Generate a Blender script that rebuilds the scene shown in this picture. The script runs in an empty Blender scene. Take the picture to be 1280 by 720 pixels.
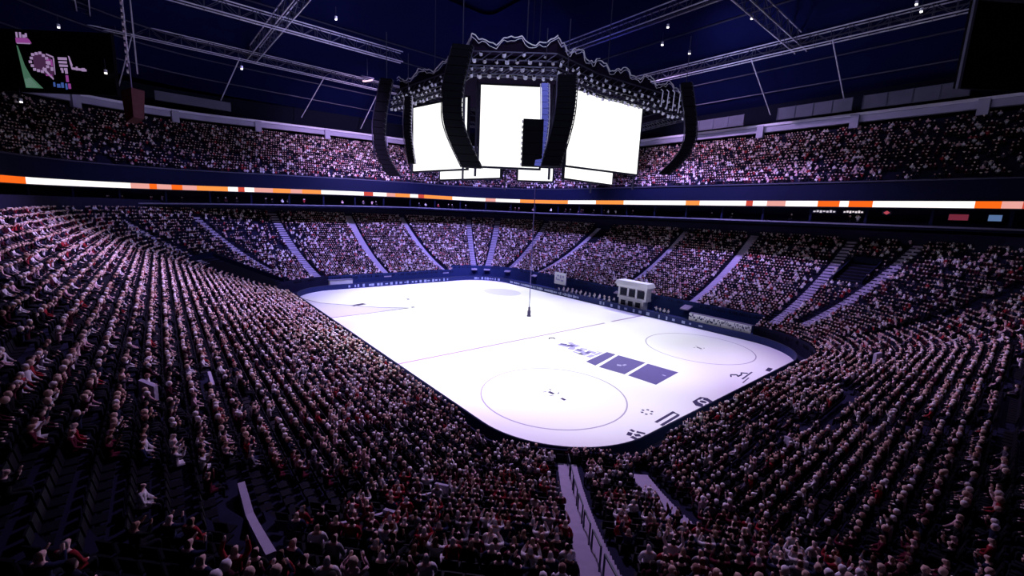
import bpy, bmesh, math, random
import numpy as np
from mathutils import Vector, Matrix
random.seed(7); rng = np.random.default_rng(11)
SC = bpy.context.scene
COL = SC.collection
PI = math.pi

# ------------------------------------------------------------------ camera
CAM = Vector((-52.690, 41.615, 16.698))
YAW, PITCH, ROLL, FPX = -0.68995, -0.17031, 0.0425, 533.62
FW = Vector((math.cos(PITCH)*math.cos(YAW), math.cos(PITCH)*math.sin(YAW), math.sin(PITCH)))
R0 = FW.cross(Vector((0, 0, 1))).normalized(); U0 = R0.cross(FW)
RT = math.cos(ROLL)*R0 + math.sin(ROLL)*U0
UP = -math.sin(ROLL)*R0 + math.cos(ROLL)*U0
cd = bpy.data.cameras.new('camera'); cam = bpy.data.objects.new('camera', cd); COL.objects.link(cam)
M = Matrix.Identity(4)
for i in range(3):
    M[i][0] = RT[i]; M[i][1] = UP[i]; M[i][2] = -FW[i]; M[i][3] = CAM[i]
cam.matrix_world = M
cd.sensor_width = 36; cd.lens = 36*FPX/1280; cd.clip_end = 600; cd.clip_start = .1
SC.camera = cam

# ------------------------------------------------------------------ light and exposure
SC.view_settings.view_transform = 'Standard'; SC.view_settings.look = 'None'
SC.view_settings.gamma = 1; SC.view_settings.use_curve_mapping = False
SC.view_settings.exposure = 0.0
W = bpy.data.worlds.new('world'); SC.world = W; W.use_nodes = True
W.node_tree.nodes['Background'].inputs[0].default_value = (.0, .0, .0, 1)
W.node_tree.nodes['Background'].inputs[1].default_value = 0
SC.cycles.max_bounces = 5; SC.cycles.diffuse_bounces = 3; SC.cycles.glossy_bounces = 2
SC.cycles.sample_clamp_indirect = 6

def aim(o, loc, tgt):
    o.location = loc
    o.rotation_euler = (Vector(tgt)-Vector(loc)).to_track_quat('-Z', 'Y').to_euler()
def spot(name, loc, tgt, power, color, size, blend=.4, radius=.5):
    l = bpy.data.lights.new(name, 'SPOT'); l.energy = power; l.color = color
    l.spot_size = math.radians(size); l.spot_blend = blend; l.shadow_soft_size = radius
    o = bpy.data.objects.new(name, l); COL.objects.link(o); aim(o, loc, tgt); return o
def area(name, loc, tgt, power, color, sx, sy):
    l = bpy.data.lights.new(name, 'AREA'); l.energy = power; l.color = color
    l.shape = 'RECTANGLE'; l.size = sx; l.size_y = sy
    o = bpy.data.objects.new(name, l); COL.objects.link(o); aim(o, loc, tgt); return o
# lamps on the roof trusses round the bowl, pointed at the ice
for loc, tgt, p, c, sz in (((-50, 16, 46), (-20, 8, 0), 1.12, (.97, .97, 1), 42), ((-50, -16, 46), (-20, -9, 0), .85, (.88, .86, 1), 40), ((-8, 46, 46), (-9, 8, 0), 1.15, (1, 1, 1), 46),
                        ((-6, -48, 46), (-6, -9, 0), 1.0, (.96, .96, 1), 44), ((48, 14, 46), (15, 5, 0), 1.15, (.95, .96, 1), 46), ((48, -14, 46), (18, -8, 0), 1.15, (.94, .95, 1), 46), ((20, 46, 46), (22, 6, 0), .9, (.88, .90, 1), 42), ((22, -46, 46), (20, -8, 0), .8, (.92, .94, 1), 42)):
    spot('ice_spotlight', loc, tgt, 84000*p, c, sz, .9, 1.0)
# added fill on the stands, supplementing the ice bounce, set by rig and catwalk
HV = (.54, .39, 1); HB = (.40, .35, 1)
spot('stand_fill', (-17, 9, 41), (-33, 26, 5), 50000, (.70, .47, 1), 66, 1, 1.2)
spot('stand_fill', (-17, -8, 41), (-46, -8, 4), 70000, (.70, .46, 1), 64, 1, 1.2)
spot('stand_fill', (2, 22, 45), (1, 36, 4), 150000, (.66, .46, 1), 88, 1, 1.2)
spot('stand_fill', (0, -33, 41), (-2, -44, 6), 76000, HB, 100, .9, 1.2)
spot('stand_fill', (-14, -32, 41), (-26, -44, 6), 60000, HV, 80, .9, 1.2)
spot('stand_fill', (22, 0, 41), (52, -2, 6), 165000, HB, 95, .8, 1.2)
spot('stand_fill', (20, -24, 41), (42, -38, 6), 110000, HB, 90, .7, 1.2)
spot('stand_fill', (34, 26, 46), (50, 36, 6), 26000, HB, 80, .9, 1.2)
spot('stand_fill', (26, 0, 44), (70, 0, 30), 90000, (.78, .56, 1), 62, 1, 1.2)
spot('stand_fill', (8, -32, 46), (-6, -58, 30), 44000, (.78, .54, 1), 80, 1, 1.2)
# blue uplight into the roof from the top of the rig
spot('roof_uplight', (10, -2, 42), (44, 0, 58), 3000, (.03, .055, 1), 110, 1, 1)
spot('roof_uplight', (4, -20, 42), (2, -44, 58), 1500, (.03, .055, 1), 110, 1, 1)
spot('roof_uplight', (12, -14, 40), (40, -36, 58), 5500, (.03, .07, 1), 100, 1, 1)

spot('roof_uplight', (20, 12, 41), (48, 22, 50), 8000, (.60, .56, 1), 100, 1, 1)  # paler uplights added here and on the next line to bring out truss chords
spot('roof_uplight', (-10, -32, 41), (-16, -50, 50), 7000, (.60, .56, 1), 110, 1, 1)
area('rig_fill', (-30, 20, 50), (-6, 2, 36), 5200, (.66, .66, 1), 3, 3)  # added fill that brightens the rig, no lamp hangs there

# ------------------------------------------------------------------ materials
def mat(name, col, rough=.7, metal=0, emit=None, es=0, var=0, scale=3, spec=.08):
    m = bpy.data.materials.new(name); m.use_nodes = True
    nt = m.node_tree; b = nt.nodes['Principled BSDF']
    b.inputs['Base Color'].default_value = (*col, 1); b.inputs['Roughness'].default_value = rough
    b.inputs['Metallic'].default_value = metal; b.inputs['Specular IOR Level'].default_value = spec
    if emit: b.inputs['Emission Color'].default_value = (*emit, 1); b.inputs['Emission Strength'].default_value = es
    if var:
        tc = nt.nodes.new('ShaderNodeTexCoord'); n = nt.nodes.new('ShaderNodeTexNoise'); n.inputs['Scale'].default_value = scale
        r = nt.nodes.new('ShaderNodeMixRGB'); r.blend_type = 'MIX'
        r.inputs[1].default_value = (*[c*(1-var) for c in col], 1); r.inputs[2].default_value = (*[min(1, c*(1+var)) for c in col], 1)
        nt.links.new(tc.outputs['Object'], n.inputs['Vector']); nt.links.new(n.outputs['Fac'], r.inputs[0]); nt.links.new(r.outputs[0], b.inputs['Base Color'])
    return m
m_ice = mat('ice', (.90, .90, .93), .35, var=.02, scale=.2, spec=.2)
m_line = mat('ice_line', (.42, .38, .50), .6)
m_mauve = mat('ice_line_mauve', (.40, .30, .45), .6)
m_panel = mat('ice_panel', (.115, .095, .27), .6, var=.06, scale=2)
m_panel2 = mat('ice_panel_pale', (.36, .33, .60), .6)
m_dark = mat('ice_dark', (.055, .045, .11), .6)
m_wedge = mat('ice_wedge', (.62, .60, .78), .5)
m_white = mat('white_paint', (.72, .72, .78), .6, var=.05)
m_board = mat('boards', (.020, .028, .10), .55, var=.15, scale=1.5)
m_boardad = mat('board_print', (.32, .36, .52), .6)
m_front = mat('front_wall_blue_lit', (.022, .036, .12), .8, var=.2)  # blue light on the far front walls put into their colour
m_conc = mat('terrace_concrete', (.013, .013, .036), .9, var=.25, scale=1.2)
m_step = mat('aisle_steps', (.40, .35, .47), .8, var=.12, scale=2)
m_wallc = mat('parapet_paint', (.42, .38, .50), .8, var=.1)
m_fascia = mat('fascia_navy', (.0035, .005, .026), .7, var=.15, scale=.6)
m_trim = mat('pale_trim', (.15, .145, .22), .6)
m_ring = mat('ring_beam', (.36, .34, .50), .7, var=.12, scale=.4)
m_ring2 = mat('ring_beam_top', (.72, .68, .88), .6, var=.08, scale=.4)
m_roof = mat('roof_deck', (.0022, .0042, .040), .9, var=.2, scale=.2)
m_steel = mat('truss_steel', (.55, .53, .66), .6, 0, var=.1)
m_dsteel = mat('dark_steel', (.06, .06, .10), .5, .4)
m_black = mat('black_cabinet', (.004, .004, .007), .95, var=.2, spec=.05)
m_cloth = mat('black_drape', (.010, .006, .018), .95, var=.3, spec=.05)
m_screen = mat('lit_screen', (.02, .02, .02), .4, emit=(1, 1, .985), es=1.35)
m_bezel = mat('screen_bezel', (.02, .022, .04), .5)
m_chrome = mat('lamp_housing', (.80, .80, .95), .4, 0, spec=.4)
m_seat = mat('seat_plastic', (.007, .006, .012), .6)
m_brown = mat('brown_drape', (.05, .018, .02), .9, var=.3)
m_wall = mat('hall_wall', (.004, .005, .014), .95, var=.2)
m_grey = mat('duct_grey', (.10, .10, .15), .7, var=.2, scale=.5)
m_pink = mat('pink_light_glow', (.2, .15, .2), .5, emit=(1, .62, .75), es=1.2)  # glow standing for pink light on the catwalk
m_lampw = mat('small_lamp', (.3, .3, .3), .5, emit=(1, .95, .9), es=2.5)
def em(name, c, s): return mat(name, (0, 0, 0), .6, emit=c, es=s)
e_white = em('led_white', (1, .95, .93), 1.25); e_orange = em('led_orange', (1, .14, .008), 1.05)
e_pink = em('led_pink', (1, .45, .40), .85); e_red = em('led_red', (.9, .10, .06), .7)
e_amber = em('led_amber', (1, .30, .06), 1.1)
e_lilac = em('led_lilac', (.50, .33, .62), .6); e_green = em('led_green', (.10, .25, .16), .5)
e_blue = em('led_blue', (.08, .16, .55), .5); e_mag = em('led_magenta', (.45, .09, .45), .5)

# ------------------------------------------------------------------ builders
class MB:
    def __init__(s): s.v = []; s.f = []
    def quad(s, a, b, c, d):
        n = len(s.v); s.v += [tuple(a), tuple(b), tuple(c), tuple(d)]; s.f.append((n, n+1, n+2, n+3))
    def poly(s, pts):
        n = len(s.v); s.v += [tuple(p) for p in pts]; s.f.append(tuple(range(n, n+len(pts))))
    def hexa(s, p):   # 8 corners: bottom 4 then top 4
        n = len(s.v); s.v += [tuple(x) for x in p]
        for f in ((3, 2, 1, 0), (4, 5, 6, 7), (0, 1, 5, 4), (1, 2, 6, 5), (2, 3, 7, 6), (3, 0, 4, 7)): s.f.append(tuple(n+i for i in f))
    def box(s, c, sx, sy, sz, ang=0):
        ca, sa = math.cos(ang), math.sin(ang); P = []
        for z in (-sz/2, sz/2):
            for x, y in ((-1, -1), (1, -1), (1, 1), (-1, 1)):
                x *= sx/2; y *= sy/2; P.append((c[0]+x*ca-y*sa, c[1]+x*sa+y*ca, c[2]+z))
        s.hexa(P)
    def bar(s, a, b, w, n=4):
        a = Vector(a); b = Vector(b); d = (b-a)
        if d.length < 1e-6: return
        d.normalize(); u = d.cross(Vector((0, 0, 1)))
        if u.length < .05: u = d.cross(Vector((1, 0, 0)))
        u.normalize(); v = d.cross(u); k = len(s.v)
        for p in (a, b):
            for i in range(n):
                t = 2*PI*(i+.5)/n; s.v.append(tuple(p+(u*math.cos(t)+v*math.sin(t))*w))
        for i in range(n):
            j = (i+1) % n; s.f.append((k+i, k+j, k+n+j, k+n+i))
        s.f.append(tuple(k+i for i in range(n))[::-1]); s.f.append(tuple(k+n+i for i in range(n)))
    def path(s, pts, w, n=4):
        for a, b in zip(pts[:-1], pts[1:]): s.bar(a, b, w, n)
    def build(s, name, m, parent=None, smooth=False):
        me = bpy.data.meshes.new(name); me.from_pydata(s.v, [], s.f); me.update()
        me.materials.append(m); o = bpy.data.objects.new(name, me); COL.objects.link(o)
        if parent: o.parent = parent
        if smooth: me.polygons.foreach_set('use_smooth', [True]*len(me.polygons))
        return o
def struct(o): o['kind'] = 'structure'; return o
def tag(o, label, cat, group=None, kind=None):
    o['label'] = label; o['category'] = cat
    if group: o['group'] = group
    if kind: o['kind'] = kind
    return o
def empty(name, loc=(0, 0, 0), rz=0):
    o = bpy.data.objects.new(name, None); COL.objects.link(o); o.location = loc; o.rotation_euler = (0, 0, rz); o.empty_display_size = .3
    return o
def copy_tree(o, parent=None):
    c = o.copy(); COL.objects.link(c)
    if parent: c.parent = parent
    for ch in o.children: copy_tree(ch, c)
    return c

# ------------------------------------------------------------------ plan geometry of rink and bowl
HX, HY, RC = 36.60, 23.63, 8.48
CX, CY = HX-RC, HY-RC
SEGN = ['L', 'FL', 'F', 'FR', 'R', 'NR', 'N', 'NL']
def seg_len(sg, o):
    return {'L': 2*CX, 'R': 2*CX, 'F': 2*CY, 'N': 2*CY}.get(sg, (RC+o)*PI/2)
def seg_pt(sg, o, t):
    """t in 0..1 along the segment (clockwise seen from above); gives x, y and the inward direction"""
    if sg == 'L': return (-CX+2*CX*t, HY+o, 0, -1)
    if sg == 'F': return (HX+o, CY-2*CY*t, -1, 0)
    if sg == 'R': return (CX-2*CX*t, -HY-o, 0, 1)
    if sg == 'N': return (-HX-o, -CY+2*CY*t, 1, 0)
    cx, cy, a0 = {'FL': (CX, CY, 90), 'FR': (CX, -CY, 0), 'NR': (-CX, -CY, -90), 'NL': (-CX, CY, -180)}[sg]
    a = math.radians(a0-90*t); c, s = math.cos(a), math.sin(a)
    if sg == 'NL' and o > 2:      # this corner of the stand is a straight 45 degree facet
        nd = 90*t; f = 0 if nd < 22.5 else 45 if nd < 67.5 else 90; r = (RC+o)/math.cos(math.radians(nd-f)); g = math.radians(180-f)
        return (cx+r*c, cy+r*s, -math.cos(g), -math.sin(g))
    return (cx+(RC+o)*c, cy+(RC+o)*s, -c, -s)
def zf(o): return 1.5+.25*(o-3)+.0091*(o-3)**2
ROW0, DROW = 3.6, .77
PS = .87      # size of one spectator and seat against the template
RST = {'L': -2, 'FL': 0, 'F': 0, 'FR': 3, 'R': 3, 'NR': -2, 'N': -2, 'NL': -1}      # first row of each side
NROW = {'L': 34, 'FL': 34, 'F': 34, 'FR': 34, 'R': 34, 'NR': 34, 'N': 33, 'NL': 33}
def outline(o, z, n=14, segs=SEGN):
    P = []
    for sg in segs:
        k = n if len(sg) == 2 else 1
        for i in range(k): x, y, _, _ = seg_pt(sg, o, i/k); P.append((x, y, z))
    return P

# ------------------------------------------------------------------ ice and its markings
mb = MB(); ol = outline(0, 0, 24); n = len(ol)
mb.poly(ol[::-1]); ice = struct(mb.build('floor', m_ice)); ice.name = 'floor'
mb = MB(); mb.quad((-95, -95, -.05), (95, -95, -.05), (95, 95, -.05), (-95, 95, -.05)); base = struct(mb.build('ground', m_conc))
def ringflat(cx, cy, r, w, a0=0, a1=360, n=96, z=.006):
    mb = MB()
    for i in range(n):
        a = math.radians(a0+(a1-a0)*i/n); b = math.radians(a0+(a1-a0)*(i+1)/n)
        mb.quad((cx+(r-w)*math.cos(a), cy+(r-w)*math.sin(a), z), (cx+(r+w)*math.cos(a), cy+(r+w)*math.sin(a), z),
                (cx+(r+w)*math.cos(b), cy+(r+w)*math.sin(b), z), (cx+(r-w)*math.cos(b), cy+(r-w)*math.sin(b), z))
    return mb
ringflat(-25.82, 13.82, 6.85, .07).build('faceoff_circle_line', m_line, ice)
ringflat(-25.82, -13.82, 6.85, .07).build('faceoff_circle_line', m_line, ice)
def star(cx, cy, s):
    mb = MB()
    for k, (dx, dy, a, b) in enumerate(((0, 0, .9, .45), (-.7, .6, .5, .12), (.7, .5, .5, .12), (-.6, -.7, .5, .12), (.8, -.6, .6, .12))):
        mb.box((cx+dx*s, cy+dy*s, .006), a*s, b*s, .006, k*.7)
    return mb
star(-25.5, 13.74, .75).build('faceoff_dot', m_dark, ice); star(-26.07, -13.56, .7).build('faceoff_dot', m_dark, ice)
mb = MB(); mb.box((-27.17, 13.82, .006), .5, .3, .006); mb.box((20.65, 15.78, .006), 1.1, 2.6, .006, .3); mb.box((21.2, 6.15, .006), .8, .6, .006); mb.box((14.5, 8.46, .006), .6, .6, .006)
mb.build('ice_mark', m_dark, ice)
mb = MB()   # the centre line, mauve, broken once near its far end
mb.quad((-10.66, HY, .006), (-10.66, -13.0, .006), (-10.28, -13.0, .006), (-10.28, HY, .006))
mb.quad((-10.60, -14.8, .006), (-10.60, -HY, .006), (-10.2, -HY, .006), (-10.2, -14.8, .006)); mb.build('ice_line', m_mauve, ice)
def decal(name, pts, m, z=.006):
    mb = MB(); mb.poly([(x, y, z) for x, y in pts]); return mb.build(name, m, ice)
decal('ice_panel', [(-21.3, 3.95), (-20.35, -1.15), (-21.6, -1.35), (-22.85, 4.1)], m_panel)
decal('ice_panel', [(-23.35, 4.11), (-21.95, -1.38), (-25.5, -1.90), (-26.45, 3.51)], m_panel)
decal('ice_panel', [(-26.85, 3.45), (-25.85, -1.85), (-29.49, -2.29), (-30.12, 3.17)], m_panel)
mb = MB(); mb.box((-29.1, 0, .012), .4, .25, .006); mb.box((-24.3, 1.6, .012), .5, .5, .006, .6); mb.box((-24.6, 1.0, .012), .3, .6, .006); mb.build('panel_mark', m_panel2, ice)
mb = MB()
for x, y, a, b, r in ((-15.4, 1.5, 1.6, 1.1, .3), (-16.2, .6, 1.3, 1.5, .1), (-15.2, .1, .6, .8, 0), (-16.9, 1.7, .8, 1.0, .4), (-18.1, 1.5, 1.2, 1.0, .2), (-17.9, .5, .9, .6, .5),
                      (-19.2, 1.9, 1.0, 1.3, .1), (-19.3, .6, 1.1, .9, .3), (-20.3, 1.9, .6, 1.2, .1), (-20.2, .5, .5, 1.2, 0), (-18.6, 2.4, 1.5, .4, .1), (-19.9, -.3, .9, .25, .2)):
    mb.box((x, y, .006), a, b, .006, r)
mb.build('ice_emblem', m_panel2, ice)
mb = MB()
for x, y, a, b, r in ((-15.1, 1.3, .8, .7, .5), (-16.1, .8, .7, .9, .2), (-17.9, 1.3, .7, .6, .3), (-19.2, 1.2, .5, .9, .2)): mb.box((x, y, .012), a, b, .006, r)
mb.build('ice_emblem', m_panel, ice)
def squiggle(pts, w): mb = MB(); mb.path([(x, y, .01) for x, y in pts], w); return mb
squiggle([(-12.3, 1.3), (-12.0, .9), (-12.2, .4), (-12.7, .5)], .1).build('ice_script', m_dark, ice)
# small marks along the near end: emblem, ring of dashes, double bar, block with white ring, script with a rule
def emblem(cx, cy, s, ang):
    a = MB(); ca, sa = math.cos(ang), math.sin(ang)
    for dx, dy, w, h, r in ((-.5, .5, .5, .5, .4), (.1, .6, .5, .4, -.3), (.6, .2, .4, .6, .1), (-.6, -.2, .3, .5, -.2), (0, 0, .5, .4, .7), (-.1, -.6, .7, .3, .2), (.6, -.5, .4, .3, -.4)):
        a.box((cx+s*(dx*ca-dy*sa), cy+s*(dx*sa+dy*ca), .006), w*s, h*s, .006, ang+r)
    return a
emblem(-35.2, 13.75, .95, .3).build('ice_emblem', m_dark, ice)
mb = MB()
for k in range(6):
    a = k*PI/3; mb.box((-33.25+.42*math.cos(a), 9.5+.5*math.sin(a), .006), .22, .22, .006, a)
mb.build('ice_emblem', m_dark, ice)
mb = MB(); mb.box((-34.72, 9.0, .006), .26, 3.2, .006, .06); mb.box((-35.3, 9.2, .006), .26, 3.0, .006, .06); mb.box((-35.0, 7.6, .006), .5, .2, .006); mb.build('ice_bars', m_dark, ice)
decal('ice_emblem', [(-34.45, 3.9), (-34.35, 2.2), (-34.9, 1.85), (-35.75, 2.25), (-35.85, 4.2), (-35.1, 4.5)], m_dark)
ringflat(-35.1, 3.1, .40, .10, z=.014).build('ice_emblem_ring', m_ice, ice)
mb = MB(); mb.box((-35.45, 3.6, .014), .2, .7, .004, .5); mb.box((-34.75, 2.6, .014), .15, .5, .004, .2); mb.build('ice_emblem_bar', m_ice, ice)
squiggle([(-33.6, -6.1), (-33.3, -6.7), (-33.7, -7.3), (-34.0, -6.9), (-34.0, -7.8), (-33.7, -8.4), (-34.2, -8.9)], .09).build('ice_script', m_dark, ice)
mb = MB(); mb.box((-34.45, -8.2, .006), .18, 3.4, .006, .1); mb.box((-35.0, -6.5, .006), .12, 2.2, .006, .12); mb.box((-35.1, -12.6, .006), .5, 1.5, .006, .15); mb.build('ice_bars', m_dark, ice)
# pale lavender goal area in the far left and the lavender ellipse by the far boards
decal('ice_zone', [(30.2, 22.6), (24.9, 20.9), (17.0, 13.6), (14.2, 9.4), (14.0, 11), (13.6, 17), (13.45, 22.9), (22, 23.2)], m_wedge, .004)
mb = MB(); mb.path([(30.2, 22.6, .008), (24.9, 20.9, .008), (17.0, 13.6, .008), (14.2, 9.4, .008), (13.6, 17, .008), (13.45, 22.9, .008)], .08); mb.build('ice_zone_line', m_line, ice)
decal('ice_zone', [(19.2+4.6*math.cos(a*PI/10), -15+3.7*math.sin(a*PI/10)) for a in range(20)], m_wedge, .004)

# dasher boards: eight pieces of one wall, dark with a paler cap
def band(o0, o1, z0, z1, m, name, segs=SEGN, n=20, parent=None):
    out = []
    for sg in segs:
        mb = MB(); k = n if len(sg) == 2 else 8
        for i in range(k):
            a0 = seg_pt(sg, o0, i/k); a1 = seg_pt(sg, o1, i/k); b0 = seg_pt(sg, o0, (i+1)/k); b1 = seg_pt(sg, o1, (i+1)/k)
            mb.hexa([(a0[0], a0[1], z0), (b0[0], b0[1], z0), (b1[0], b1[1], z0), (a1[0], a1[1], z0), (a0[0], a0[1], z1), (b0[0], b0[1], z1), (b1[0], b1[1], z1), (a1[0], a1[1], z1)])
        out.append(struct(mb.build(name, m, parent)))
    return out
bd = band(0, .14, -.02, 1.0, m_board, 'wall_boards')
for sg, b in zip(SEGN, bd):
    mb = MB(); k = 20 if len(sg) == 2 else 1
    for i in range(k):
        p = seg_pt(sg, .07, i/k); q = seg_pt(sg, .07, (i+1)/k); mb.bar((p[0], p[1], 1.02), (q[0], q[1], 1.02), .05)
    mb.build('board_cap', m_dsteel, b)
# pale printing on the far boards
rb = random.Random(3)
for sg, t0, t1, cnt in (('F', .1, .9, 24), ('R', .02, .42, 36), ('FR', .3, .8, 9), ('R', .5, .9, 14)):
    mb = MB()
    for i in range(cnt):
        t = t0+(t1-t0)*(i+.6*rb.random())/cnt; x, y, nx, ny = seg_pt(sg, -.02, t); h = .25+.4*rb.random()
        mb.box((x, y, .5), .25+.4*rb.random(), .03, h, math.atan2(ny, nx)+PI/2)
    mb.build('board_print', m_boardad, bd[SEGN.index(sg)])

# stand front wall, terraces, one object per side or corner
NAMES = {'L': 'left', 'FL': 'far_left', 'F': 'far', 'FR': 'far_right', 'R': 'right', 'NR': 'near_right', 'N': 'near', 'NL': 'near_left'}
for sg in SEGN:
    mb = MB(); k = 18 if len(sg) == 2 else 1
    def strip(o0, z0, o1, z1):
        for i in range(k):
            a = seg_pt(sg, o0, i/k); b = seg_pt(sg, o0, (i+1)/k); c = seg_pt(sg, o1, (i+1)/k); d = seg_pt(sg, o1, i/k)
            mb.quad((a[0], a[1], z0), (d[0], d[1], z1), (c[0], c[1], z1), (b[0], b[1], z0))
    f0 = ROW0+RST[sg]*DROW; e = f0-DROW/2; strip(e, 0, e, zf(f0)+.75); strip(e, zf(f0)+.75, e+.12, zf(f0)+.75); strip(e+.12, zf(f0)+.75, e+.12, zf(f0))
    strip(.14, .02, e, .02); struct(mb.build('wall_front_'+NAMES[sg], m_front if sg in ('F', 'FR', 'R') else m_conc)); mb = MB()
    for r in range(RST[sg], NROW[sg]):
        o = ROW0+r*DROW; z = zf(o); strip(o-DROW/2, z, o+DROW/2, z)
        if r+1 < NROW[sg]: strip(o+DROW/2, z, o+DROW/2, zf(o+DROW))
        else: strip(o+DROW/2, z, o+DROW/2, z+2.4)
    struct(mb.build('floor_terrace_'+NAMES[sg], m_conc))

# aisles: segment, parameter t, width, first row, last row, brightness
def ang_t(sg, deg):    # degrees measured from the x axis inside a corner
    return {'FL': (90-deg)/90, 'FR': deg/90, 'NR': (90-deg)/90, 'NL': deg/90}[sg]
AISLES = [('FL', ang_t('FL', 8), 1.7, 0, 33), ('F', (CY-2.2)/(2*CY), 1.7, 0, 33), ('F', (CY+13)/(2*CY), 1.6, 0, 33), ('FR', ang_t('FR', 29), 1.4, 2, 33), ('FR', ang_t('FR', 43), 1.6, 2, 33),
          ('FR', ang_t('FR', 67), 1.5, 2, 33), ('R', (CX-24.3)/(2*CX), 1.3, 2, 33), ('R', (CX+.8)/(2*CX), 1.2, 2, 33), ('R', (CX+15.8)/(2*CX), 1.5, 1, 33), ('NR', ang_t('NR', 84), 1.5, 1, 33),
          ('NR', ang_t('NR', 70), 1.5, 3, 33), ('NR', ang_t('NR', 40), 1.1, 3, 30), ('FL', ang_t('FL', 62), 1.5, 15, 30), ('FL', ang_t('FL', 35), 1.5, 7, 31), ('N', .42, 1.1, 2, 25), ('N', .78, 1.1, 2, 25),
          ('NL', ang_t('NL', 44), 1.15, 0, 31), ('NL', ang_t('NL', 67.5), .5, 0, 1)]
VOMS = [('FL', ang_t('FL', 60), 4.2, 1, 16), ('R', .10, 2.6, 25, 32), ('NR', ang_t('NR', 77), 2.0, 21, 27)]
for ai, (sg, t, w, r0, r1) in enumerate(AISLES):
    mb = MB()
    for r in range(r0, r1+1):
        for h in (0, 1):
            o = ROW0+(r-.25+.5*h)*DROW; x, y, nx, ny = seg_pt(sg, o, t); zt = zf(ROW0+r*DROW)+.02+(.5*(zf(o+DROW)-zf(o)) if h else .0)
            mb.box((x, y, zt-.1), DROW/2+.01, w, .24, math.atan2(ny, nx))
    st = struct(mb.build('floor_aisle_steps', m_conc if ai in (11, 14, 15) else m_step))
    if ai == 16:
        mb = MB()
        for r in range(r0, r1, 3):
            pp = []
            for rr in (r, r+2.2):
                o = ROW0+rr*DROW; x, y, _, _ = seg_pt(sg, o, t); pp.append(((x, y, zf(o)), (x, y, zf(o)+.95)))
            mb.bar(*pp[0], .03); mb.bar(*pp[1], .03); mb.bar(pp[0][1], pp[1][1], .035)
        mb.build('aisle_handrail', m_dsteel, st)
# one more flight of steps, square to the rows of the near corner
mb = MB(); a = Vector((-40.0, 20.8)); b = Vector((-45.4, 25.8)); k = 20
for q in range(k):
    p = a+(b-a)*((q+.5)/k); zz = zf((-(p.x+CX)+(p.y-CY))/math.sqrt(2)-RC); mb.box((p.x, p.y, zz-.02), (b-a).length/k+.02, 1.0, .26, math.atan2(b.y-a.y, b.x-a.x))
struct(mb.build('floor_aisle_steps', m_step))
# tunnel mouths in the stands: black slab standing for the shade inside, with a pale parapet on three sides
for vi, (sg, t, w, r0, r1) in enumerate(VOMS):
    ro = empty('vomitory'); struct(ro); o0 = ROW0+(r0-.4)*DROW; o1 = ROW0+(r1+.4)*DROW
    x, y, nx, ny = seg_pt(sg, o0, t); tx, ty = -ny, nx; dx, dy = -nx, -ny; L = o1-o0; mb = MB(); mw = MB(); zt0 = zf(o0); zt1 = zf(o1)
    def P(u, v, z): return (x+dx*u+tx*v, y+dy*u+ty*v, z)
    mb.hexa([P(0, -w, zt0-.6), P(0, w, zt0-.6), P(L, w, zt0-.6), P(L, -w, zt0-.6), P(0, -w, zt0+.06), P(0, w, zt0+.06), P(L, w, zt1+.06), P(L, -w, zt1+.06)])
    for sgn in (-1, 1):
        mw.hexa([P(0, sgn*w, zt0), P(0, sgn*(w+.15), zt0), P(L, sgn*(w+.15), zt1), P(L, sgn*w, zt1), P(0, sgn*w, zt0+.9), P(0, sgn*(w+.15), zt0+.9), P(L, sgn*(w+.15), zt1+.9), P(L, sgn*w, zt1+.9)])
    mw.hexa([P(L, -w, zt1), P(L, w, zt1), P(L+.15, w, zt1), P(L+.15, -w, zt1), P(L, -w, zt1+1.0), P(L, w, zt1+1.0), P(L+.15, w, zt1+1.0), P(L+.15, -w, zt1+1.0)])
    mb.build('tunnel_dark_slab', m_black, ro); mw.build('parapet', m_fascia, ro)

# low pale walls and end panels seen in the near stands
for pts, h, w in (([(-36.4, 40.1), (-42.3, 40.15)], .34, .22), ([(-24.2, 40.1), (-26.5, 40.1)], .5, .15), ([(-30.3, 40.3), (-33.2, 40.2)], .3, .12), ([(-29.6, 42.3), (-29.2, 42.8)], .9, .2), ([(-40.6, 38.1), (-40.0, 36.4)], .45, .12), ([(-40, 36.4), (-40.5, 36.2)], .6, .12),
              ([(-38.6, 34.9), (-38.0, 33.3)], .4, .12), ([(-38, 33.3), (-38.6, 33.0)], .8, .12), ([(-36.0, 28.6), (-35.8, 26.8)], .4, .12), ([(-44.1, -13.4), (-44.4, -14.1)], 1.4, .3), ([(-44.9, 13.2), (-45.3, 13.6)], .9, .15)):
    mb = MB()
    for (xa, ya), (xb, yb) in zip(pts[:-1], pts[1:]):
        def gz(x, y):
            if x > -CX: return zf(y-HY) if y > 0 else 0
            if y < CY: return zf(-x-HX)
            u, v = -x-CX, y-CY; return zf(max(u, v, (u+v)/math.sqrt(2))-RC)
        za, zb = gz(xa, ya), gz(xb, yb); d = Vector((xb-xa, yb-ya, 0)).normalized(); nn = Vector((-d.y, d.x, 0))*w/2; k = 6
        for q in range(k):
            x1, y1, x2, y2 = xa+(xb-xa)*q/k, ya+(yb-ya)*q/k, xa+(xb-xa)*(q+1)/k, ya+(yb-ya)*(q+1)/k; z1, z2 = gz(x1, y1), gz(x2, y2)
            mb.hexa([(x1-nn.x, y1-nn.y, z1-.2), (x2-nn.x, y2-nn.y, z2-.2), (x2+nn.x, y2+nn.y, z2-.2), (x1+nn.x, y1+nn.y, z1-.2), (x1-nn.x, y1-nn.y, z1+h+.2), (x2-nn.x, y2-nn.y, z2+h+.2), (x2+nn.x, y2+nn.y, z2+h+.2), (x1+nn.x, y1+nn.y, z1+h+.2)])
    struct(mb.build('wall_parapet', m_wallc))

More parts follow.
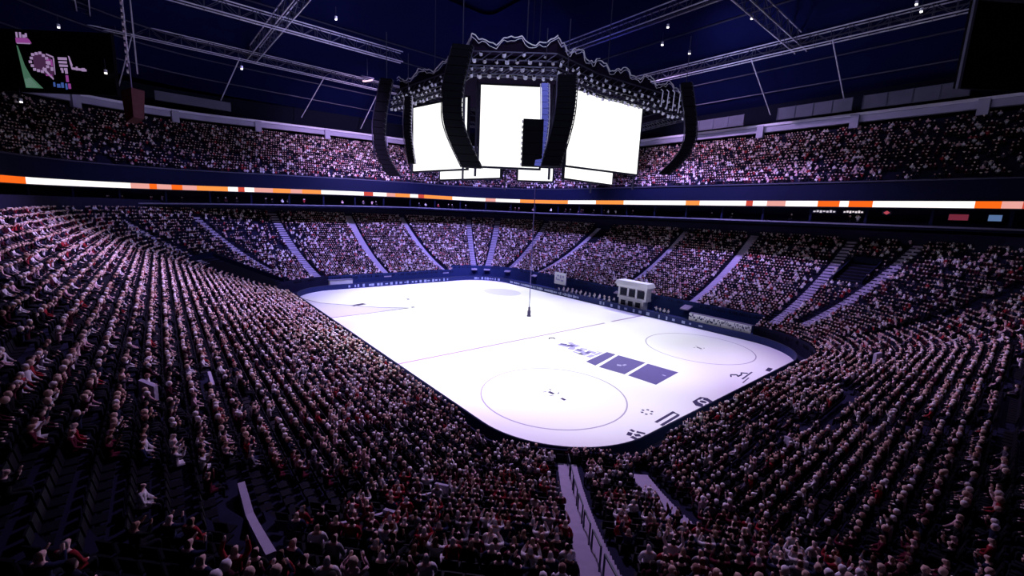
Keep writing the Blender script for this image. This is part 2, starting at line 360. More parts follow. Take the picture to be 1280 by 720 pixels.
# ------------------------------------------------------------------ upper ring: fascia, ribbon board, upper deck, ring beam, roof
EL = 14.0
def upath(o, n=18):
    R = RC+o; P = []
    yl = CY+EL
    for i in range(6): P.append((-20+(CX+20)*i/6, yl+R, 0, -1))
    for i in range(n): a = math.radians(90-90*i/n); P.append((CX+R*math.cos(a), yl+R*math.sin(a), -math.cos(a), -math.sin(a)))
    for i in range(12): P.append((CX+R, yl-(yl+CY)*i/12, -1, 0))
    for i in range(n): a = math.radians(-90*i/n); P.append((CX+R*math.cos(a), -CY+R*math.sin(a), -math.cos(a), -math.sin(a)))
    for i in range(25): P.append((CX-(CX+85)*i/24, -CY-R, 0, 1))
    return P
def dz(y): return -2.2*(max(0, y+15)/75)**1.3
def uband(o0, o1, z0, z1, m, name, z0b=None, z1b=None, parent=None, n=18):
    mb = MB(); A = upath(o0, n); B = upath(o1, n); z0b = z0 if z0b is None else z0b; z1b = z1 if z1b is None else z1b
    for a, b, c, d in zip(A[:-1], A[1:], B[1:], B[:-1]):
        mb.hexa([(a[0], a[1], z0+dz(a[1])), (b[0], b[1], z0+dz(b[1])), (c[0], c[1], z0b+dz(c[1])), (d[0], d[1], z0b+dz(d[1])),
                 (a[0], a[1], z1+dz(a[1])), (b[0], b[1], z1+dz(b[1])), (c[0], c[1], z1b+dz(c[1])), (d[0], d[1], z1b+dz(d[1]))])
    return mb.build(name, m, parent)
struct(uband(20, 20.5, 17.35, 17.6, m_trim, 'trim_1'))
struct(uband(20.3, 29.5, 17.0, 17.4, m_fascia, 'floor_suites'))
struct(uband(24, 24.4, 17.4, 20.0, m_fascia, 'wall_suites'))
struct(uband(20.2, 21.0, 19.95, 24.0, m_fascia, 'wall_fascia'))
struct(uband(20.05, 20.5, 23.95, 24.15, m_dsteel, 'trim_2'))
struct(uband(29.6, 30.1, 10.0, 17.5, m_wall, 'wall_concourse'))
# posts between the suites
UO = upath(20.8)
mb = MB()
def walk(path, step, start=0):
    out = []; acc = -start
    for a, b in zip(path[:-1], path[1:]):
        L = math.hypot(b[0]-a[0], b[1]-a[1]); 
        while acc <= L:
            if acc >= 0:
                k = acc/L; out.append((a[0]+(b[0]-a[0])*k, a[1]+(b[1]-a[1])*k, a[2], a[3]))
            acc += step
        acc -= L
    return out
for x, y, nx, ny in walk(UO, 7.5): mb.box((x, y, 18.7+dz(y)), .35, .35, 2.6, math.atan2(ny, nx))
struct(mb.build('trim_3', m_fascia))
# LED ribbon board: one thing, its lit picture in coloured runs as parts
rib = empty('ribbon_board'); tag(rib, 'long thin LED ribbon board of orange and white running round the balcony front', 'display')
uband(19.95, 20.2, 20.0, 21.2, m_bezel, 'ribbon_housing', parent=rib)
RP = walk(upath(19.9, 26), .6)
cols = {'w': e_white, 'o': e_orange, 'p': e_pink, 'r': e_red, 'a': e_amber}
def px_of(x, y, z):
    d = Vector((x, y, z))-CAM; f = d.dot(FW); return 640+FPX*d.dot(RT)/max(f, .1)
RUNS = [(29, 'o'), (160, 'w'), (184, 'p'), (196, 'o'), (212, 'p'), (224, 'o'), (243, 'p'), (284, 'a'), (296, 'w'), (304, 'r'), (314, 'w'), (340, 'p'), (360, 'a'), (376, 'p'), (401, 'a'), (454, 'w'), (464, 'r'), (482, 'w'), (492, 'p'),
        (510, 'a'), (522, 'w'), (530, 'r'), (563, 'a'), (606, 'w'), (618, 'p'), (648, 'w'), (708, 'a'), (744, 'w'), (778, 'a'), (856, 'w'), (874, 'a'), (932, 'w'), (940, 'r'), (958, 'w'), (980, 'p'), (1018, 'w'), (1016, 'p'), (1046, 'o'), (1058, 'w'),
        (1085, 'o'), (1218, 'w'), (1244, 'o'), (1272, 'p'), (1290, 'r'), (1400, 'w'), (9999, 'o')]
# run lengths were read along the board; each lit run is a part
cur = None; pm = None
for a, b in zip(RP[:-1], RP[1:]):
    k = 'w'
    if (a[0]-CAM.x)*FW.x+(a[1]-CAM.y)*FW.y > 2:
        px = px_of(a[0], a[1], 20.6+dz(a[1]))
        for e, c in RUNS:
            if px < e: k = c; break
    if k != cur:
        if pm: pm.build('ribbon_picture', cols[cur], rib)
        pm = MB(); cur = k
    za, zb = dz(a[1]), dz(b[1])
    pm.quad((a[0], a[1], 20.14+za), (a[0], a[1], 21.06+za), (b[0], b[1], 21.06+zb), (b[0], b[1], 20.14+zb))
pm.build('ribbon_picture', cols[cur], rib)
# upper deck
mb = MB(); UR = 20; UD = .74; URISE = .57
for r in range(UR):
    A = upath(21+r*UD); B = upath(21+(r+1)*UD); z = 23.9+r*URISE
    for a, b, c, d in zip(A[:-1], A[1:], B[1:], B[:-1]):
        mb.quad((a[0], a[1], z+dz(a[1])), (b[0], b[1], z+dz(b[1])), (c[0], c[1], z+dz(c[1])), (d[0], d[1], z+dz(d[1])))
        mb.quad((d[0], d[1], z+dz(d[1])), (c[0], c[1], z+dz(c[1])), (c[0], c[1], z+URISE+dz(c[1])), (d[0], d[1], z+URISE+dz(d[1])))
struct(mb.build('floor_upper_deck', m_conc))
# ring beam above the upper deck with brackets
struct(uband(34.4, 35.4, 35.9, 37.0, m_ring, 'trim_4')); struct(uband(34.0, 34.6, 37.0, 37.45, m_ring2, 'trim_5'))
mb = MB()
for x, y, nx, ny in walk(upath(34.3), 16, 5): mb.box((x, y, 36.0+dz(y)), .9, 1.3, 2.4, math.atan2(ny, nx))
struct(mb.build('trim_6', m_ring))
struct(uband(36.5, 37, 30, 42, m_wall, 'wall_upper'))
# ventilation panels above the ring beam
def hang_panel(name, x, y, z, L, h, ang, m, label, group=None):
    o = empty(name, (x, y, z), ang); b = MB(); b.box((0, 0, 0), L, .5, h); b.build('panel_face', m, o)
    b = MB()
    for k in range(int(L/3)+1): b.box((-L/2+k*L/max(1, int(L/3)), -.3, 0), .12, .12, h*1.04)
    b.build('panel_rib', m_dsteel, o); tag(o, label, 'panel', group); return o
hang_panel('duct_panel', 65.5, 34, 37.6, 13, 1.8, PI/2, m_grey, 'grey duct panel above the ring beam on the far left')
hang_panel('duct_panel', -3, -55.5, 38.4, 13, 2.2, PI, m_grey, 'grey duct panel above the ring beam just right of the black speaker hangs')
hang_panel('duct_panel', -22, -55.5, 38.6, 12, 2.2, PI, m_grey, 'grey duct panel above the ring beam, middle one of the right side')
hang_panel('duct_panel', -36, -55.5, 38.6, 13, 2.2, PI, m_grey, 'grey duct panel above the ring beam, nearest the dark framed recess')

# roof deck
mb = MB(); prof = [(37.0, 41.5), (28, 46.5), (20, 50.5), (10, 54), (0, 57), (-6, 59)]
for (o0, z0), (o1, z1) in zip(prof[:-1], prof[1:]):
    A = upath(o0); B = upath(o1)
    for a, b, c, d in zip(A[:-1], A[1:], B[1:], B[:-1]): mb.quad((a[0], a[1], z0), (b[0], b[1], z0), (c[0], c[1], z1), (d[0], d[1], z1))
mb.quad((-95, -95, 60), (95, -95, 60), (95, 95, 60), (-95, 95, 60))
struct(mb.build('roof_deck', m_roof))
mb = MB()
for o, z in ((33, 43.4), (28, 46.2), (24, 48.2), (15, 52.0), (10, 53.7)):
    P = [(p[0], p[1], z) for p in upath(o)]; mb.path(P, .14)
struct(mb.build('roof_purlins', m_dsteel))
mb = MB()
for x0, y0, x1, y1 in ((-95, -95, 95, -95), (95, -95, 95, 95), (95, 95, -95, 95), (-95, 95, -95, -95)): mb.quad((x0, y0, -.05), (x1, y1, -.05), (x1, y1, 60), (x0, y0, 60))
struct(mb.build('wall_outer', m_wall))

def truss(pts, h, w, label, sub=2.4, group='roof trusses', r=.11, up_=Vector((0, 0, 1))):
    o = empty('roof_truss'); tag(o, label, 'truss', group)
    ch = [MB(), MB(), MB(), MB()]; web = MB()
    for a, b in zip(pts[:-1], pts[1:]):
        a = Vector(a); b = Vector(b); d = b-a; L = d.length; s = d.normalized().cross(up_).normalized()*w/2
        k = max(1, round(L/sub)); cs = [s, -s, s+up_*h, -s+up_*h]
        for i in range(4): ch[i].bar(a+cs[i], b+cs[i], r)
        for j in range(k):
            p = a+d*(j/k); q = a+d*((j+1)/k)
            for i0, i1 in ((0, 2), (1, 3)):
                web.bar(p+cs[i0], q+cs[i1], r*.55) if j % 2 == 0 else web.bar(p+cs[i1], q+cs[i0], r*.55)
            web.bar(p+cs[0], p+cs[1], r*.5); web.bar(p+cs[0], p+cs[2], r*.5); web.bar(p+cs[1], p+cs[3], r*.5)
    for i, c in enumerate(ch): c.build('truss_chord', m_steel, o)
    web.build('truss_web', m_dsteel, o); return o
truss([(59.5, 62, 46.5), (59.5, -12, 46.5)], 1.9, 1.2, 'long level roof truss high over the far end')
truss([(37, 48, 47.0), (37, 0, 47.0)], 1.9, 1.2, 'level roof truss left of the hanging rig, nearer than the far one')
truss([(26, -44, 46.5), (-62, -46, 46.5)], 1.9, 1.2, 'long level roof truss over the right-hand side of the bowl')
truss([(22, 22.3, 47.5), (68, 23.5, 47.5)], 2.0, 1.8, 'sloping box truss crossing the roof at the left of the rig')
truss([(-21.3, -22, 47.5), (-20.3, -56, 47.5)], 2.0, 1.8, 'box truss crossing the roof at the right of the rig')
truss([(-45, -30, 48.0), (-45, -56, 48.0)], 2.0, 1.6, 'dim box truss crossing the roof at the far right')
truss([(40, 48, 47.5), (70, 50, 47.5)], 2.0, 1.6, 'dim box truss crossing the roof at the far left')
truss([(22, -26, 50.0), (-36, -26, 50.0)], 1.8, 1.4, 'dark roof truss right above and behind the hanging rig')
# hanging rods from truss to ring beam
for i, (a, b, lb) in enumerate((((59.5, 26, 46.8), (68, 29, 39.2), 'thin steel strut above the ring beam, leftmost of those by the rig'), ((59.5, 9, 46.8), (69.5, 12, 38.6), 'thin steel strut reaching the ring beam bracket left of the rig'),
                         ((59.5, -4, 46.0), (69.5, -3, 38.2), 'thin steel strut close to the left end of the rig'), ((-14, -45, 46.8), (-14, -57, 39.0), 'thin steel strut just right of the right speaker hang'),
                         ((-26.5, -45, 46.8), (-26.5, -57, 39.0), 'thin steel strut meeting the ring beam on the right side'), ((59.5, 43, 46.8), (68, 46, 38.6), 'thin steel strut behind the hanging lattice ladder'))):
    o = MB(); o.bar(a, b, .10, 6); o = o.build('roof_strut', m_steel)
    tag(o, lb, 'strut', 'struts between roof truss and ring beam')

# ------------------------------------------------------------------ centre-hung rig
rig = empty('lighting_grid', (0, -2, 36)); tag(rig, 'large dark polygonal lighting grid hung over the centre of the ice', 'rig')
RG = [(18.3, 10.8), (3.4, 9.6), (-6.2, 11.8), (-13.4, 3.6), (-12.2, -6), (-13.2, -16.5), (-14.5, -26.5), (-2, -30), (14, -22), (20, -12), (22, 0)]
def ringtruss(z, h, name, m, r=.1, sc=1.0, w=1.0):
    mb = MB(); c = (2, -7)
    pts = [Vector(((x-c[0])*sc+c[0], (y-c[1])*sc+c[1], z)) for x, y in RG]; pts.append(pts[0])
    for a, b in zip(pts[:-1], pts[1:]):
        d = b-a; s = Vector((-d.y, d.x, 0)).normalized()*w; k = max(2, round(d.length/1.3))
        for q in (Vector((0, 0, 0)), s, Vector((0, 0, h)), s+Vector((0, 0, h))): mb.bar(a+q, b+q, r)
        for j in range(k):
            p = a+d*(j/k); q = a+d*((j+1)/k)
            mb.bar(p, q+Vector((0, 0, h)), r*.6); mb.bar(p+s, q+s+Vector((0, 0, h)), r*.6); mb.bar(p, p+s, r*.5)
    o = mb.build(name, m); o.parent = rig; o.matrix_parent_inverse = Matrix.Translation((0, 2, -36)); return o
ringtruss(33.2, .9, 'ring_truss', m_dsteel); ringtruss(35.0, .9, 'ring_truss', m_dsteel, sc=.96); ringtruss(36.0, .7, 'ring_truss', m_dsteel, sc=.90)
# black netting panels behind the lamps
mb = MB(); pts = [Vector(((x-2)*.93+2, (y+7)*.93-7, 0)) for x, y in RG]; pts.append(pts[0])
for a, b in zip(pts[:-1], pts[1:]):
    k = 16
    for j in range(k):
        p = a+(b-a)*(j/k); q = a+(b-a)*((j+1)/k)
        h0 = 37.1+.45*math.cos(4*PI*j/k); h1 = 37.1+.45*math.cos(4*PI*(j+1)/k); n_ = Vector((-(b-a).y, (b-a).x, 0)).normalized()*.15
        mb.hexa([(p.x, p.y, 34), (q.x, q.y, 34), (q.x+n_.x, q.y+n_.y, 34), (p.x+n_.x, p.y+n_.y, 34), (p.x, p.y, h0), (q.x, q.y, h1), (q.x+n_.x, q.y+n_.y, h1), (p.x+n_.x, p.y+n_.y, h0)])
o = mb.build('netting', m_cloth); o.parent = rig; o.matrix_parent_inverse = Matrix.Translation((0, 2, -36))
# top deck of the rig
mb = MB(); mb.poly([(x*.9+.2, (y+7)*.9-7, 36.4) for x, y in RG]); mb.poly([(x*.9+.2, (y+7)*.9-7, 36.2) for x, y in RG][::-1])
o = mb.build('deck', m_cloth); o.parent = rig; o.matrix_parent_inverse = Matrix.Translation((0, 2, -36))
# festoons of cable along the top edge
faces = list(zip(RG, RG[1:]+RG[:1]))
nf = 0
FN = ['far left', 'left', 'left of the middle', 'middle', 'right of the middle', 'right', 'far right']
for fi, (a, b) in enumerate(faces):
    L = math.hypot(b[0]-a[0], b[1]-a[1]); c = (2, -7)
    mb = MB(); P1 = []; K = 24
    for j in range(K+1):
        t = j/K; x = a[0]+(b[0]-a[0])*t; y = a[1]+(b[1]-a[1])*t; x = (x-c[0])*.95+c[0]; y = (y-c[1])*.95+c[1]
        z = 37.35+.45*math.cos(4*PI*t)+.16*math.sin(31*t+fi)+.12*math.sin(57*t); P1.append((x, y, z))
    mb.path(P1, .08); mb.path([(x, y, z-.35-.15*math.sin(i*1.3)) for i, (x, y, z) in enumerate(P1)], .045)
    if fi < 7: tag(mb.build('cable_festoon', m_white), 'pale cables draped on the grid edge, %s' % ['left rear end', 'left face above the first screen', 'corner left of the middle screen', 'above the middle screen', 'face over the right screen, left part', 'face over the right screen, right part', 'far right end'][fi], 'cable', 'cable festoons on the lighting grid')
# moving head lamps in rows under the trusses (each its own thing)
def lamp_proto():
    o = empty('moving_head_lamp')
    b = MB(); b.box((0, 0, -.08), .42, .36, .16); b.build('base', m_black, o)
    b = MB(); b.box((-.24, 0, -.35), .05, .12, .5); b.box((.24, 0, -.35), .05, .12, .5); b.box((0, 0, -.12), .5, .12, .05); b.build('yoke', m_chrome, o)
    b = MB(); b.bar((0, .08, -.2), (0, -.12, -.62), .20, 10); h = b.build('head', m_chrome, o)
    b = MB(); b.bar((0, -.12, -.62), (0, -.125, -.64), .16, 10); b.build('lens', m_white, h)
    return o
lp = lamp_proto(); nl = 0
ROWL = [('lowest row', 33.0, 1.0, 1.05), ('second row', 33.9, 1.0, 1.15), ('third row', 34.75, .985, 1.2), ('top row', 35.6, .96, 2.6)]
lr = random.Random(5)
for ri, (rn, z, sc, st) in enumerate(ROWL):
    for fi in range(6):
        a, b = faces[fi]; L = math.hypot(b[0]-a[0], b[1]-a[1]); k = int(L*sc/st)
        for j in range(k):
            t = (j+.5+.15*(lr.random()-.5))/k; x = a[0]+(b[0]-a[0])*t; y = a[1]+(b[1]-a[1])*t; x = (x-2)*sc+2; y = (y+7)*sc-7
            o = lp if nl == 0 else copy_tree(lp); nl += 1
            o.location = (x, y, z+.3*lr.random()); o.rotation_euler = (lr.uniform(-.9, .3), 0, math.atan2(b[1]-a[1], b[0]-a[0])+PI+lr.uniform(-.5, .5)); s = lr.uniform(.55, .95); o.scale = (s, s, s)
            where = ['left rear face', 'face over the left screen', 'corner left of the middle screen', 'face over the middle screen', 'face left of the right screen', 'face over the right screen'][fi]
            tag(o, 'moving head lamp, %s, %s' % (rn, where), 'lamp', 'lamps in the %s, %s' % (rn, where))

# screens
def vscreen(name, p0, p1, z0, z1, label, group, extra=None, m=m_screen, th=.35):
    a = Vector((*p0, 0)); b = Vector((*p1, 0)); d = b-a; L = d.length; c = (a+b)/2
    o = empty(name, (c.x, c.y, (z0+z1)/2), math.atan2(d.y, d.x)); H = z1-z0
    bz = MB(); bz.box((0, th/2+.02, 0), L+.5, th, H+.5); bz.build('screen_housing', m_bezel, o)
    f = MB()
    if extra: f.poly([(x*L/2, 0, z*H/2) for x, z in extra])
    else: f.quad((-L/2, 0, -H/2), (L/2, 0, -H/2), (L/2, 0, H/2), (-L/2, 0, H/2))
    f.build('lit_face', m, o); tag(o, label, 'screen', group); return o
G = 'big lit screens under the lighting grid'
vscreen('video_screen', (14.6, 8.4), (2.2, 6.1), 23.1, 33.0, 'big glowing white screen on the left of the hanging rig', G)
vscreen('video_screen', (-5.0, 8.75), (-9.95, 2.65), 22.8, 32.75, 'big glowing white screen in the middle of the hanging rig', G)
vscreen('video_screen', (-9.5, -2.8), (-11.0, -17.3), 23.8, 33.8, 'big glowing white screen on the right of the hanging rig', G)
G = 'low lit strips under the big screens'
vscreen('strip_screen', (9.1, 6.45), (-3.4, 4.05), 21.75, 23.3, 'low white strip screen under the gap between left and middle screens', G)
vscreen('strip_screen', (-5.0, 2.0), (-8.3, -1.5), 21.55, 23.25, 'smallest low white strip screen, under the middle screen', G)
vscreen('strip_screen', (-9.1, -3.1), (-8.3, -14.75), 22.1, 23.95, 'low white strip screen under the right screen', G)
# inner frame that carries the screens
for p in ((14.6, 9), (2.2, 6.8), (-4.6, 9.2), (-10.6, 1.4), (-9, -3), (-10.4, -17.6), (4, -24), (16, -12)):
    mb = MB(); mb.bar((p[0]+.5, p[1]-.5, 21.5), (p[0]+.5, p[1]-.5, 33.4), .16)
    o = mb.build('hanger_post', m_dsteel); o.parent = rig; o.matrix_parent_inverse = Matrix.Translation((0, 2, -36))
for p in ((12, 6), (-8, 4), (-8, -12), (14, -16), (2, -7)):
    mb = MB(); mb.bar((p[0], p[1], 38), (p[0], p[1], 60), .07)
    o = mb.build('hoist_cable', m_dsteel); o.parent = rig; o.matrix_parent_inverse = Matrix.Translation((0, 2, -36))

# line-array speaker hangs: a curved column of cabinets
def array_hang(pts, w, dpt, label, m=m_black, edge=None, n=16):
    o = empty('line_array', pts[0]); tag(o, label, 'speaker', 'curved black speaker hangs round the rig')
    def cv(t):
        P = [Vector(p) for p in pts]; k = min(int(t*(len(P)-1)), len(P)-2); u = t*(len(P)-1)-k
        p0 = P[max(k-1, 0)]; p1 = P[k]; p2 = P[k+1]; p3 = P[min(k+2, len(P)-1)]
        return .5*((2*p1)+(p2-p0)*u+(2*p0-5*p1+4*p2-p3)*u*u+(3*p1-p0-3*p2+p3)*u**3)
    v = Vector((CAM.x-pts[0][0], CAM.y-pts[0][1], 0)).normalized(); s = Vector((-v.y, v.x, 0)); off = Vector(pts[0])
    for j in range(n):
        a = cv(j/n)-off; b = cv((j+.93)/n)-off; c = MB()
        c.hexa([b-s*w/2-v*dpt/2, b+s*w/2-v*dpt/2, b+s*w/2+v*dpt/2, b-s*w/2+v*dpt/2, a-s*w/2-v*dpt/2, a+s*w/2-v*dpt/2, a+s*w/2+v*dpt/2, a-s*w/2+v*dpt/2])
        c.build('cabinet', m, o)
    e = MB(); P = [cv(j/24)-off for j in range(25)]
    for sg in (1, -1): e.path([p+s*sg*(w/2+.12) for p in P], .07)
    for j in range(0, 24): e.bar(P[j]+s*(w/2+.12), P[j]+s*(w/2-.1)+v*(dpt/2+.05), .05)
    e.build('rigging', edge or m_dsteel, o)
    h = MB(); h.bar((0, 0, 0), (0, 0, 6), .05); h.build('hanging_chain', m_dsteel, o); return o
array_hang([(-6.6, 12.6, 35.8), (-6.6, 13.8, 31.0), (-7.3, 14.0, 26.6), (-9.3, 12.7, 21.9)], 2.3, 1.6, 'tall curved black speaker hang between left and middle screens')
array_hang([(-16.0, 4.5, 32.4), (-16.3, 4.9, 28.0), (-15.9, 6.2, 22.3)], 2.1, 1.6, 'curved black speaker hang left of the right screen')
array_hang([(-13.4, 5.5, 31.9), (-14.0, 5.8, 27), (-14.4, 6.9, 22.4)], .8, .7, 'slim blue-lit speaker hang right of the middle screen', m=mat('blue_lit_cabinet', (.22, .26, .85), .4), edge=m_chrome)  # blue light falling on this hang is put into the cabinet colour
array_hang([(6.6, 16.3, 34.0), (6.2, 17.6, 28), (5.2, 17.6, 24.0), (3.6, 16.6, 21.2)], 1.5, 1.5, 'dim curved speaker hang at the far left of the rig', edge=m_dsteel)
array_hang([(-19.1, -15.3, 35.2), (-20.3, -15.6, 29.3), (-20.2, -14.8, 26), (-18.8, -12.6, 23.0)], 1.4, 1.5, 'curved speaker hang with a hooked tail, right of the right screen', edge=m_dsteel)
array_hang([(9.0, 12, 33), (8.8, 12.2, 28), (7.8, 12, 23.5)], 1.0, 1.3, 'thin speaker hang tucked between the left rig end and left screen', edge=m_steel, n=10)
o = empty('subwoofer_stack', (-13.6, 7.2, 25.0), YAW-PI/2); tag(o, 'square black speaker box covering the lower right of the middle screen', 'speaker')
for k in range(4): b = MB(); b.box((0, 0, 1.95-k*1.32), 2.35, 1.2, 1.24); b.build('cabinet', m_black, o)
b = MB()
for k in range(9): b.box((-1.25, .2, -2.4+k*.6), .12, .3, .3)
b.build('rigging', m_steel, o)
# cable run at the right end: fan of pale bars
for i in range(6):
    b = MB(); b.bar((0, 0, 0), (-.2, .5, -2.3-.2*i), .09); b.bar((0, 0, 0), (.5, -.2, .4), .07); o = b.build('cable_tail', m_chrome)
    o.location = (-14.2-.65*i, -17.5-.5*i, 35.6-.1*i); tag(o, 'pale hanging cable tail at the right end of the lighting grid', 'cable', 'cable tails at the right end of the grid')
# centre microphone on its line above the ice
o = empty('hanging_microphone', (-2.36, -3.72, 1.1)); tag(o, 'small dark microphone on a thin line hanging over centre ice', 'microphone')
b = MB(); b.bar((0, 0, .9), (0, 0, 31), .06, 6); b.build('line', m_panel, o)
b = MB(); b.bar((0, 0, -.45), (0, 0, .35), .27, 10); b.bar((0, 0, .35), (0, 0, .95), .17, 10); b.bar((0, 0, -.6), (0, 0, -.45), .34, 10); b.build('capsule', m_dark, o)

# lattice ladder hanging top left, brown draped cluster under it
o = empty('lattice_tower', (-3.2, 42.4, 27)); tag(o, 'narrow hanging lattice ladder at the top left above the crowd', 'truss')
b = MB()
for sx in (-.45, .45):
    for sy in (-.25, .25): b.bar((sx*.9, sy, 0), (sx+.3, sy, 19), .06)
b.build('lattice_rail', m_steel, o); b = MB()
for k in range(36): b.bar((-.45, .25, k*.52), (.5, .25, k*.52+.26), .06); b.bar((.5, .25, k*.52+.26), (-.45, .25, k*.52+.52), .04); b.box((.1+k*.004, .34, k*.52), .75, .15, .16)
b.build('lattice_rung', m_white, o)
o = empty('draped_speaker', (-4.3, 42.6, 24.2), .6); tag(o, 'brown draped speaker box hanging under the lattice ladder', 'speaker')
b = MB(); b.hexa([(-.5, -.4, -1.0), (.4, -.4, -1.4), (.4, .4, -1.4), (-.5, .4, -1.0), (-.7, -.5, 1.2), (.5, -.5, 1.0), (.5, .5, 1.0), (-.7, .5, 1.2)]); b.build('drape', m_brown, o)
b = MB(); b.bar((0, 0, 1.2), (0, 0, 3.2), .06); b.build('hanging_chain', m_dsteel, o)

# corner video board, top left
sb = empty('corner_video_board', (39.0, 51.6, 35.2), math.atan2(-7.5, -6.2)); tag(sb, 'dark corner video board with purple and green picture, top left', 'screen')
b = MB(); b.box((0, .3, 0), 17.0, .5, 8.2); b.build('screen_housing', m_black, sb)
def em_shape(polys, m, nm='picture'):
    b = MB()
    for p in polys: b.poly([(x, -.02-(.0 if nm != 'picture' else .02), z) for x, z in p])
    b.build(nm, m, sb)
def rct(x, z, w, h): return [(x, z), (x+w, z), (x+w, z+h), (x, z+h)]
# x: -5..5 over the lit area, z: -3.7..3.7
em_shape([[(-4.9, 2.3), (-2.7, 2.3), (-2.9, 2.7), (-3.2, 3.0), (-4.9, 2.95)]], e_mag)
em_shape([rct(-4.8, 3.0, .3, .7), rct(-4.3, 3.0, .3, .7), rct(-3.9, 3.0, .45, .4), rct(-3.5, 3.1, .3, .5), [(-4.8, 2.2), (-2.9, 2.2), (-2.9, 2.35), (-4.8, 2.35)]], e_lilac)
em_shape([[(-4.9, 2.0), (-4.7, 1.9), (-4.1, -.6), (-3.4, -2.1), (-1.9, -3.6), (-4.4, -3.6)]], e_green)
em_shape([[(-2.9, .8), (-1.6, 1.2), (-.3, .6), (.1, -.8), (-.3, -2.1), (-1.6, -1.6), (-2.8, -.9)]], em('led_plum', (.10, .035, .11), .5), 'emblem_ground')
em_shape([[(-4.3, -3.5), (-2.4, -3.5), (-3.6, -2.2), (-4.4, -2.4)]], em('led_pale_green', (.25, .42, .36), .5))
lg = []
for k in range(14):
    a = 2*PI*k/14; r = 1.15+.1*(k % 2); lg.append(rct(-2.0+r*math.cos(a)-.22, -.1+r*math.sin(a)-.2, .44, .36))
em_shape(lg+[[(-1.7, -1.0), (-.3, -2.4), (-.2, -2.2), (-1.5, -.7)], [(-.9, .9), (.1, .5), (.15, .7), (-.9, 1.1)], [(0, .5), (.2, .5), (.1, -1.7), (0, -1.7)], rct(-.9, -.4, .5, .5), rct(-.5, -1.2, .4, .5)], e_lilac)
em_shape([rct(-1.0, .1, .5, .3), rct(-.4, -.6, .3, .9), rct(-1.3, -1.9, .9, .2)], e_mag)
em_shape([rct(.7, .3, 1.3, .35), rct(.75, -.15, 1.2, .3), rct(.8, -.6, 1.2, .3), rct(.9, -1.05, .35, .3), rct(1.4, -1.05, .5, .3), rct(1.0, -1.4, .3, .5), rct(1.5, -1.5, .4, .5)], e_lilac)
em_shape([rct(-.4, -3.3, .3, .6), rct(.1, -3.4, .5, .5), rct(.7, -3.4, .4, .7), rct(1.3, -3.6, .3, .8)], e_blue)
em_shape([rct(1.5, -2.6, .4, .9), rct(1.7, -3.5, .4, .7)], e_mag)
em_shape([[(2.2, .9), (2.4, .8), (2.7, -.3), (2.5, -.9), (2.4, -.4)], [(2.5, -.9), (2.6, -.6), (4.6, -.8), (4.6, -1.1)], rct(3.1, -1.0, .3, .5), rct(3.9, -1.1, .5, .45)], e_lilac)

# dark framed recess, top right
o = empty('masking_panel', (-46.6, -35.3, 38.2), math.atan2(-6.8, -5.2)); tag(o, 'large dark hanging frame cropped by the top right corner', 'frame')
b = MB(); b.box((4, .3, 0), 17, .4, 9.4); b.build('backing', m_black, o)
b = MB(); b.box((-4.4, 0, 0), .32, .3, 9.8); b.box((4, 0, 4.75), 17, .3, .3); b.build('frame_edge', m_grey, o)

# catwalk stretch with its pink light put in as glow, and small roof lamps
o = empty('pink_lit_catwalk', (40, 6.2, 43.0), PI/2); tag(o, 'pink-lit catwalk stretch under the roof left of the rig', 'lamp')
b = MB(); b.path([(-1.2, 0, .4), (-.9, 0, 0), (-.3, 0, -.25), (.4, 0, -.5), (1.0, 0, -.6)], .16, 6); b.build('glow_strip', m_pink, o)
b = MB(); b.box((0, 0, .3), 2.6, .6, .3); b.bar((0, 0, .3), (0, 0, 4), .05); b.build('bracket', m_dsteel, o)
for i, (px, py, dd, lb) in enumerate(((73, 32, 66, 'above the corner video board'), (132, 89, 60, 'between the video board and the brown speaker box'), (302, 84, 70, 'left of the crossing box truss'), (420, 22, 70, 'between two roof trusses left of the rig'),
                           (835, 32, 70, 'above the right end of the rig'), (828, 54, 70, 'just above the right end of the rig'), (940, 21, 65, 'on the crossing truss right of the rig'), (1146, 3, 60, 'at the top edge right of the rig'), (1152, 12, 60, 'just under the top edge right of the rig'), (26, 125, 60, 'at the ring beam below the video board'), (862, 65, 72, 'beside the truss at the rig right end'))):
    d = FW+RT*((px-640)/FPX)-UP*((py-360)/FPX); p = CAM+d*dd
    o = empty('roof_lamp', p); tag(o, 'small bright roof lamp '+lb, 'lamp', 'small lamps under the roof')
    b = MB(); b.bar((0, 0, -.2), (0, 0, .2), .2, 8); b.build('housing', m_chrome, o)
    b = MB(); b.box((0, 0, -.28), .28, .28, .16); b.build('bulb', m_lampw, o)
    b = MB(); b.bar((0, 0, .2), (0, 0, 1.6), .03); b.build('hanger', m_dsteel, o)

# ------------------------------------------------------------------ rinkside furniture
o = empty('control_booth', (-6.6, -25.9, .3), 0); tag(o, 'white rinkside booth with dark windows behind the far boards', 'booth')
b = MB(); b.box((0, 0, .75), 5.4, 1.4, 2.1); b.build('booth_base', m_white, o)
b = MB()
for x in (-2.9, -.9, .9, 2.9): b.box((x, -.2, 2.9), .35, 1.6, 2.2)
b.box((0, -.2, 4.1), 6.6, 2.2, .5); b.box((0, -.2, 1.95), 6.2, 1.8, .4); b.build('booth_frame', m_white, o)
b = MB(); b.hexa([(-3.6, -1.4, 4.35), (3.6, -1.4, 4.35), (3.6, 1.2, 4.35), (-3.6, 1.2, 4.35), (-3.3, -1.2, 5.1), (3.3, -1.2, 5.1), (3.3, 1.0, 5.1), (-3.3, 1.0, 5.1)]); b.build('booth_roof', m_white, o)
b = MB()
for x in (-1.9, 0, 1.9): b.box((x, .52, 2.95), 1.35, .12, 1.3); b.box((x*.85, .84, 1.0), 1.0, .1, .9)
